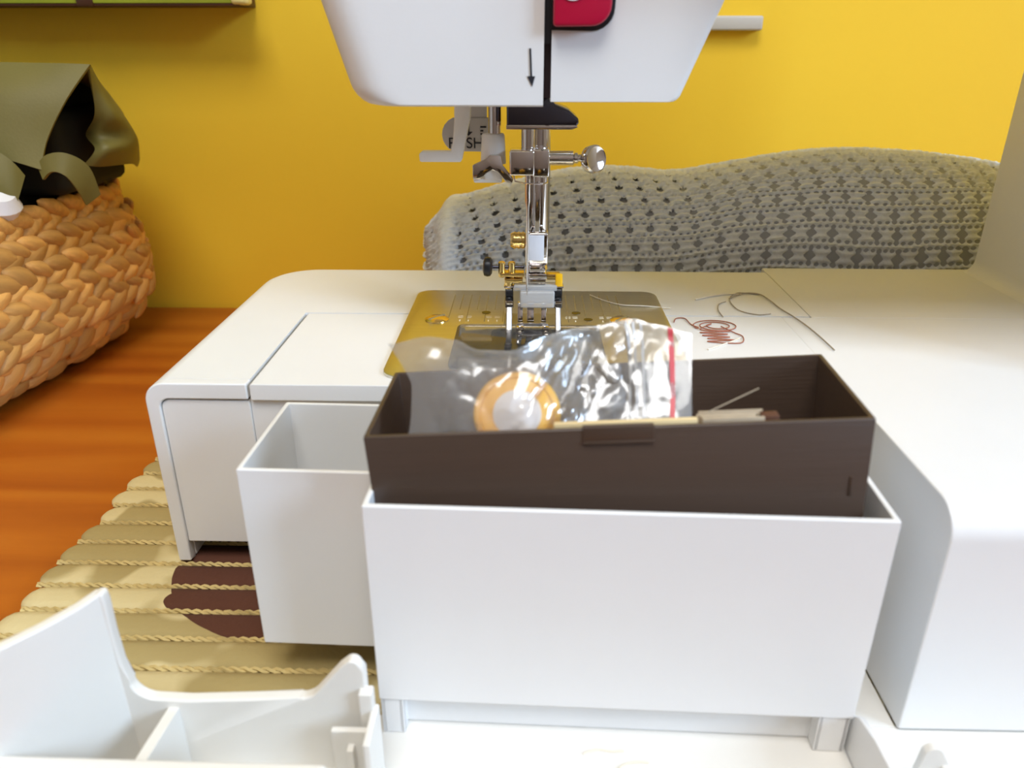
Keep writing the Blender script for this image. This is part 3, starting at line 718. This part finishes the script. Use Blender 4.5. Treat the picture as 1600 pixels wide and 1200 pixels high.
part('cushion_pad', grid(60, 40, lambda u, t: knit_base(XL+.35+(XR-XL-.4)*u, t) + (Vector((0, 38.6, 4.5))-knit_base(XL+.35+(XR-XL-.4)*u, t)).normalized()*.32), M['pad'], kc_, smooth=70)

# ------------------------------------------------------------------ woven basket
bk = thing('woven_basket', 'braided water-hyacinth basket on the table beside the yellow wall', 'basket', (-36, 34.5, 0), (0, 0, R(-6)))
BX, BY = -36.2, 33.2
def bprof(z):                               # how far the side stands in from its widest line
    return 2.3*(max(0, (3.6-z)/3.6))**1.6 + .9*(max(0, (z-4.2)/4.6))**1.5
def ring_pt(s, inset):
    """rounded rectangle by arc length from the middle of the right side, counter-clockwise"""
    a, b, r = 13.4-inset, 13.0-inset, 3.4
    segs = [(b-r), PI/2*r, 2*(a-r), PI/2*r, 2*(b-r), PI/2*r, 2*(a-r), PI/2*r, (b-r)]
    tot = sum(segs); s %= tot
    k = 0
    while s > segs[k]: s -= segs[k]; k += 1
    if k == 0: return (a, s, 90)
    if k == 1: an = s/r; return (a-r+r*math.cos(an), b-r+r*math.sin(an), 90+math.degrees(an))
    if k == 2: return (a-r-s, b, 180)
    if k == 3: an = PI/2+s/r; return (-a+r+r*math.cos(an), b-r+r*math.sin(an), 90+math.degrees(an))
    if k == 4: return (-a, b-r-s, 270)
    if k == 5: an = PI+s/r; return (-a+r+r*math.cos(an), -b+r+r*math.sin(an), 90+math.degrees(an))
    if k == 6: return (-a+r+s, -b, 360)
    if k == 7: an = 1.5*PI+s/r; return (a-r+r*math.cos(an), -b+r+r*math.sin(an), 90+math.degrees(an))
    return (a, -b+r+s, 450)
def per(inset): 
    a, b, r = 13.4-inset, 13.0-inset, 3.4
    return 4*(a-r)+4*(b-r)+2*PI*r
zs = [.05, .5, 1.2, 2.2, 3.4, 4.6, 5.8, 7.0, 8.2]
def shell():
    bm = bmesh.new(); n = 72; rings = []
    for z, ex_ in [(z, .45) for z in zs] + [(z, .8) for z in zs[::-1]]:
        ins = bprof(z)+ex_; P = per(ins)
        rings.append([bm.verts.new((BX+ring_pt(P*k/n, ins)[0], BY+ring_pt(P*k/n, ins)[1], z)) for k in range(n)])
    for A, B in zip(rings, rings[1:]):
        for k in range(n): bm.faces.new((A[k], A[(k+1) % n], B[(k+1) % n], B[k]))
    bm.faces.new(rings[0][::-1]); bm.faces.new(rings[-1])
    bmesh.ops.recalc_face_normals(bm, faces=list(bm.faces))
    return bm
part('basket_shell', shell(), M['basketwall'], bk)
def lump():
    prof = [(.04, -1.12), (.26, -.82), (.43, -.35), (.45, .12), (.36, .55), (.18, .92), (.03, 1.1)]
    bm = lathe(prof, (0,0,0), (1, 0, 0), 7)
    for v in bm.verts: v.co.y *= .9
    return bm
lumps = [mesh_from('braid_strand', lump(), M['braid'], smooth=80)]
rest = []
ROWS = 7; rp = 1.22
og_b = Vector(ORIGIN[bk.name])
nvis = 0
for j in range(ROWS):
    z = .98 + j*1.17
    ins = bprof(z); P = per(ins); st_ = 1.28; n = int(P/st_)
    for k in range(n):
        for half in (0, 1):
            s = (k + .5*half + .25*(j % 2))*P/n
            x, y, an = ring_pt(s, ins)
            vis = (x > 5 and (y > -6 or x > 8)) and nvis < 296
            dz = .27 if half == 0 else -.27
            tilt = (23 if half == 0 else -23) + random.uniform(-8, 8)
            if j == 0: tilt *= .35; dz *= .8
            pos = Vector((BX+x, BY+y, z+dz*1.0+random.uniform(-.06, .06)))
            rot = Matrix.Rotation(R(an), 4, 'Z') @ Matrix.Rotation(R(tilt), 4, 'Y') @ Matrix.Rotation(R(random.uniform(-9, 9)), 4, 'Z')
            sc_ = random.uniform(.95, 1.3)
            mm = Matrix.Translation((pos-og_b)*S) @ rot @ Matrix.Diagonal((sc_, 1, sc_*random.uniform(.9, 1.1), 1))
            if vis and s < 16 or vis and s > P-16:
                o = bpy.data.objects.new('braid_strand', lumps[0]); col.objects.link(o); o.parent = bk
                o.matrix_local = mm; nvis += 1
            else:
                b_ = lump(); 
                bmesh.ops.transform(b_, matrix=Matrix.Translation(pos) @ rot, verts=list(b_.verts)); rest.append(b_)
part('braiding', join(*rest), M['braid'], bk, smooth=80, kind='stuff')

# ------------------------------------------------------------------ olive fabric bag in the basket
ob = thing('olive_bag', 'folded olive-green fabric bag stuffed into the woven basket', 'bag', (-29, 38, 3))
def patch(rows, nu=14, nv=14, th=.12, wob=.12, sd=0):
    """smooth sheet through a grid of control points"""
    nr = len(rows); nc = len(rows[0])
    def cr(pts, t):
        n = len(pts)-1; f = min(t*n, n-1e-6); i = int(f); f -= i
        p = [Vector(pts[max(0, min(n, i+k))]) for k in (-1, 0, 1, 2)]
        return .5*((2*p[1]) + (p[2]-p[0])*f + (2*p[0]-5*p[1]+4*p[2]-p[3])*f*f + (3*p[1]-p[0]-3*p[2]+p[3])*f**3)
    def f(u, v):
        p = cr([cr(r, u) for r in rows], v)
        return p + Vector((0, -1, .3))*wob*mnoise.noise(p*.35 + Vector((sd, 0, 0)))
    return thicken(grid(nu, nv, f), th)
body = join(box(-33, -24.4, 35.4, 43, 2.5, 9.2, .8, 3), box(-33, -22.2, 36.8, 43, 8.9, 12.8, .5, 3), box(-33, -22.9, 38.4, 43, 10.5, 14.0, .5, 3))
part('bag_core', body, M['darkcore'], ob)  # near-black blocks filling the bag behind the olive sheets
part('front_flap', patch([[(-34, 37.6, 14.8), (-27, 37.5, 14.78), (-22.5, 37.5, 14.75), (-20.2, 37.6, 14.7)],
                          [(-34, 36.4, 13.6), (-27, 36.2, 13.6), (-23.2, 36.2, 13.5), (-21.1, 36.5, 13.2)],
                          [(-34, 35.6, 12.6), (-27, 35.4, 12.4), (-23.8, 35.4, 12.0), (-21.9, 35.7, 11.6)],
                          [(-34, 35.2, 12.2), (-27, 35.1, 11.6), (-24.0, 35.0, 11.0), (-22.1, 35.1, 10.4)]], 20, 16), M['olive'], ob)
part('top_panel', patch([[(-34, 37.6, 14.8), (-27, 37.5, 14.78), (-20.3, 37.6, 14.7)],
                         [(-34, 40.6, 14.6), (-27, 40.5, 14.5), (-21.6, 40.4, 14.2)],
                         [(-34, 43.6, 13.8), (-27, 43.5, 13.7), (-22.5, 43.2, 13.1)]]), M['olive'], ob)
part('side_gusset', patch([[(-20.3, 37.6, 14.7), (-20.6, 38.4, 14.6), (-21.5, 40.2, 14.2), (-22.5, 43.2, 13.0)],
                           [(-20.5, 37.8, 13.6), (-20.3, 38.4, 13.5), (-20.9, 40.2, 13.2), (-22, 43.2, 12.2)],
                           [(-20.8, 38.0, 12.5), (-20.0, 38.3, 12.4), (-20.2, 40.0, 12.1), (-21.8, 43.2, 11.0)],
                           [(-21.7, 38.5, 11.6), (-20.8, 38.3, 11.6), (-19.98, 40.0, 11.4), (-21.6, 43.2, 10.2)],
                           [(-21.0, 37.8, 11.0), (-20.3, 38.0, 11.0), (-20.1, 40.0, 10.8), (-21.6, 43.2, 9.8)],
                           [(-21.6, 37.6, 10.3), (-21.0, 38.0, 10.15), (-20.5, 40.0, 10.0), (-21.8, 43.2, 9.4)]], 16, 26, .1, .1, 5), M['olive'], ob)
part('strap', patch([[(-22.3, 35.3, 10.6), (-21.7, 35.2, 11.05), (-20.9, 35.3, 11.1), (-20.3, 35.7, 10.5), (-20.2, 36.0, 9.2)],
                     [(-22.0, 35.0, 10.0), (-21.5, 34.9, 10.35), (-21.0, 34.9, 10.2), (-20.75, 35.1, 9.6), (-20.7, 35.5, 8.8)]], 20, 6, .12, .05), M['olive'], ob)
part('fold', patch([[(-26, 34.8, 11.9), (-24.2, 34.6, 11.6), (-23.2, 34.6, 11.0), (-22.8, 34.8, 10.2)],
                    [(-26, 34.2, 10.0), (-24.2, 33.9, 10.0), (-23.3, 34.0, 9.6), (-23.0, 34.2, 9.2)],
                    [(-26, 34.4, 8.2), (-24.4, 34.2, 8.4), (-23.6, 34.2, 8.6), (-23.3, 34.4, 8.7)]], 14, 10, .12, .05), M['olive'], ob)
bmw = lathe([(0, -.75), (.5, -.6), (.8, 0), (.55, .55), (0, .7)], (-23.6, 34.0, 9.0), (.3, -.3, 1), 16)
single('paper_tissue', bmw, M['label'], 'small white crumpled ball at the front rim of the woven basket', 'paper', (-23.6, 34.0, 8.3))

# ------------------------------------------------------------------ on the wall
pc = thing('wall_picture', 'green picture with dark frame and ivory corner hanging above the basket', 'picture', (-38, 47.3, 17.5))
part('picture_canvas', box(-62, -15.5, 44.85, 45.3, 17.58, 50, .05), M['picgreen'], pc)
part('picture_frame', join(box(-62, -15.5, 44.9, 47.38, 17.45, 17.6, .03), box(-15.75, -15.45, 45.0, 47.38, 17.45, 50, .06), box(-62, -61.7, 45.0, 47.38, 17.45, 50, .06), box(-62, -15.5, 44.9, 47.38, 49.7, 50, .06)), M['picbrown'], pc)
part('corner_cap', box(-15.95, -15.0, 44.75, 45.6, 17.5, 18.35, .2, 3), M['ivory'], pc)
part('hanger_clip', box(-24.2, -23.3, 44.75, 45.3, 17.4, 18.0, .1), M['picbrown'], pc)
single('wall_strip', box(3.5, 12.62, 46.75, 47.39, 16.28, 17.02, .12, 3), M['strip'], 'short pale grey strip fixed to the yellow wall right of the machine head', 'strip', (8, 47.39, 16.65))

# ------------------------------------------------------------------ loose threads on the bed
def thread(name, pts, r, m, label, z=6.72):
    def cr(t):
        n = len(pts)-1; f = min(t*n, n-1e-6); i = int(f); f -= i
        p = [Vector((*pts[max(0, min(n, i+k))][:2], pts[max(0, min(n, i+k))][2] if len(pts[0]) > 2 else z)) for k in (-1, 0, 1, 2)]
        return .5*((2*p[1]) + (p[2]-p[0])*f + (2*p[0]-5*p[1]+4*p[2]-p[3])*f*f + (3*p[1]-p[0]-3*p[2]+p[3])*f**3)
    k = max(20, len(pts)*8)
    P = [cr(i/k) for i in range(k+1)]
    return single(name, tube(P, r, 5), m, label, 'thread', tuple(P[0]), smooth=80)
thread('loose_thread', [(7.6, 28.3), (8.3, 29.0), (8.9, 28.9), (9.1, 28.1), (9.2, 27.2), (9.4, 26.3), (9.55, 25.4), (9.65, 24.3), (9.7, 23.0)], .024, M['thread_grey'], 'long grey thread trailing over the bed towards the brown box corner', 6.75)
thread('loose_thread', [(8.9, 28.9), (8.1, 29.1), (7.6, 28.2), (7.65, 27.0), (8.2, 26.5), (8.7, 26.6)], .02, M['thread_grey'], 'looped grey thread curl lying on the bed left of the long thread', 6.73)
thread('loose_thread', [(6.3, 28.2), (6.9, 28.6), (7.6, 28.9), (8.2, 28.9)], .03, M['thread_white'], 'short white thread on the rear bed behind the russet thread tangle', 6.74)
thread('loose_thread', [(6.9, 26.2), (6.9, 27.0), (7.1, 27.7), (7.4, 28.0)], .02, M['thread_grey'], 'fine grey thread end rising from the russet tangle', 6.73)
thread('loose_thread', [(2.3, 28.4, 6.83), (2.8, 27.7, 6.83), (3.4, 27.2, 6.83), (4.2, 27.1, 6.83), (5.2, 27.1, 6.75)], .022, M['thread_white'], 'fine white thread crossing the right side of the needle plate')
tg_pts = [(5.05, 25.6), (5.2, 26.0), (5.5, 26.0), (5.6, 25.4), (5.8, 25.05)]
for k in range(26):
    a = R(200 - k*32); rx = 1.0 - .026*k; tg_pts.append((6.45 + rx*math.cos(a)*(.82 if k > 9 else .8), 25.25 + rx*.62*math.sin(a)))
for k in range(10):
    tg_pts.append(((5.8, 6.75)[k % 2] + random.uniform(-.1, .1), 24.85 - k*.14))
tg_pts += [(7.1, 24.2), (6.9, 24.6), (6.6, 25.2)]
thread('thread_tangle', tg_pts, .02, M['thread_brown'], 'russet brown thread tangle coiled on the bed right of the needle plate', 6.735)
thread('loose_thread', [(5.7, 23.0), (6.2, 23.4), (6.7, 23.8), (7.0, 24.1)], .03, M['thread_white'], 'short white thread end in front of the russet tangle', 6.73)
thread('loose_thread', [(1.35, 12.9), (1.7, 13.02), (2.0, 12.98), (2.3, 13.0)], .02, M['thread_white'], 'short white thread on the cover floor under the front compartment', .53)
thread('loose_thread', [(2.05, 12.4), (2.25, 12.6), (2.55, 12.7), (2.85, 12.7)], .022, M['thread_white'], 'curved white thread on the cover floor nearer the camera', .53)
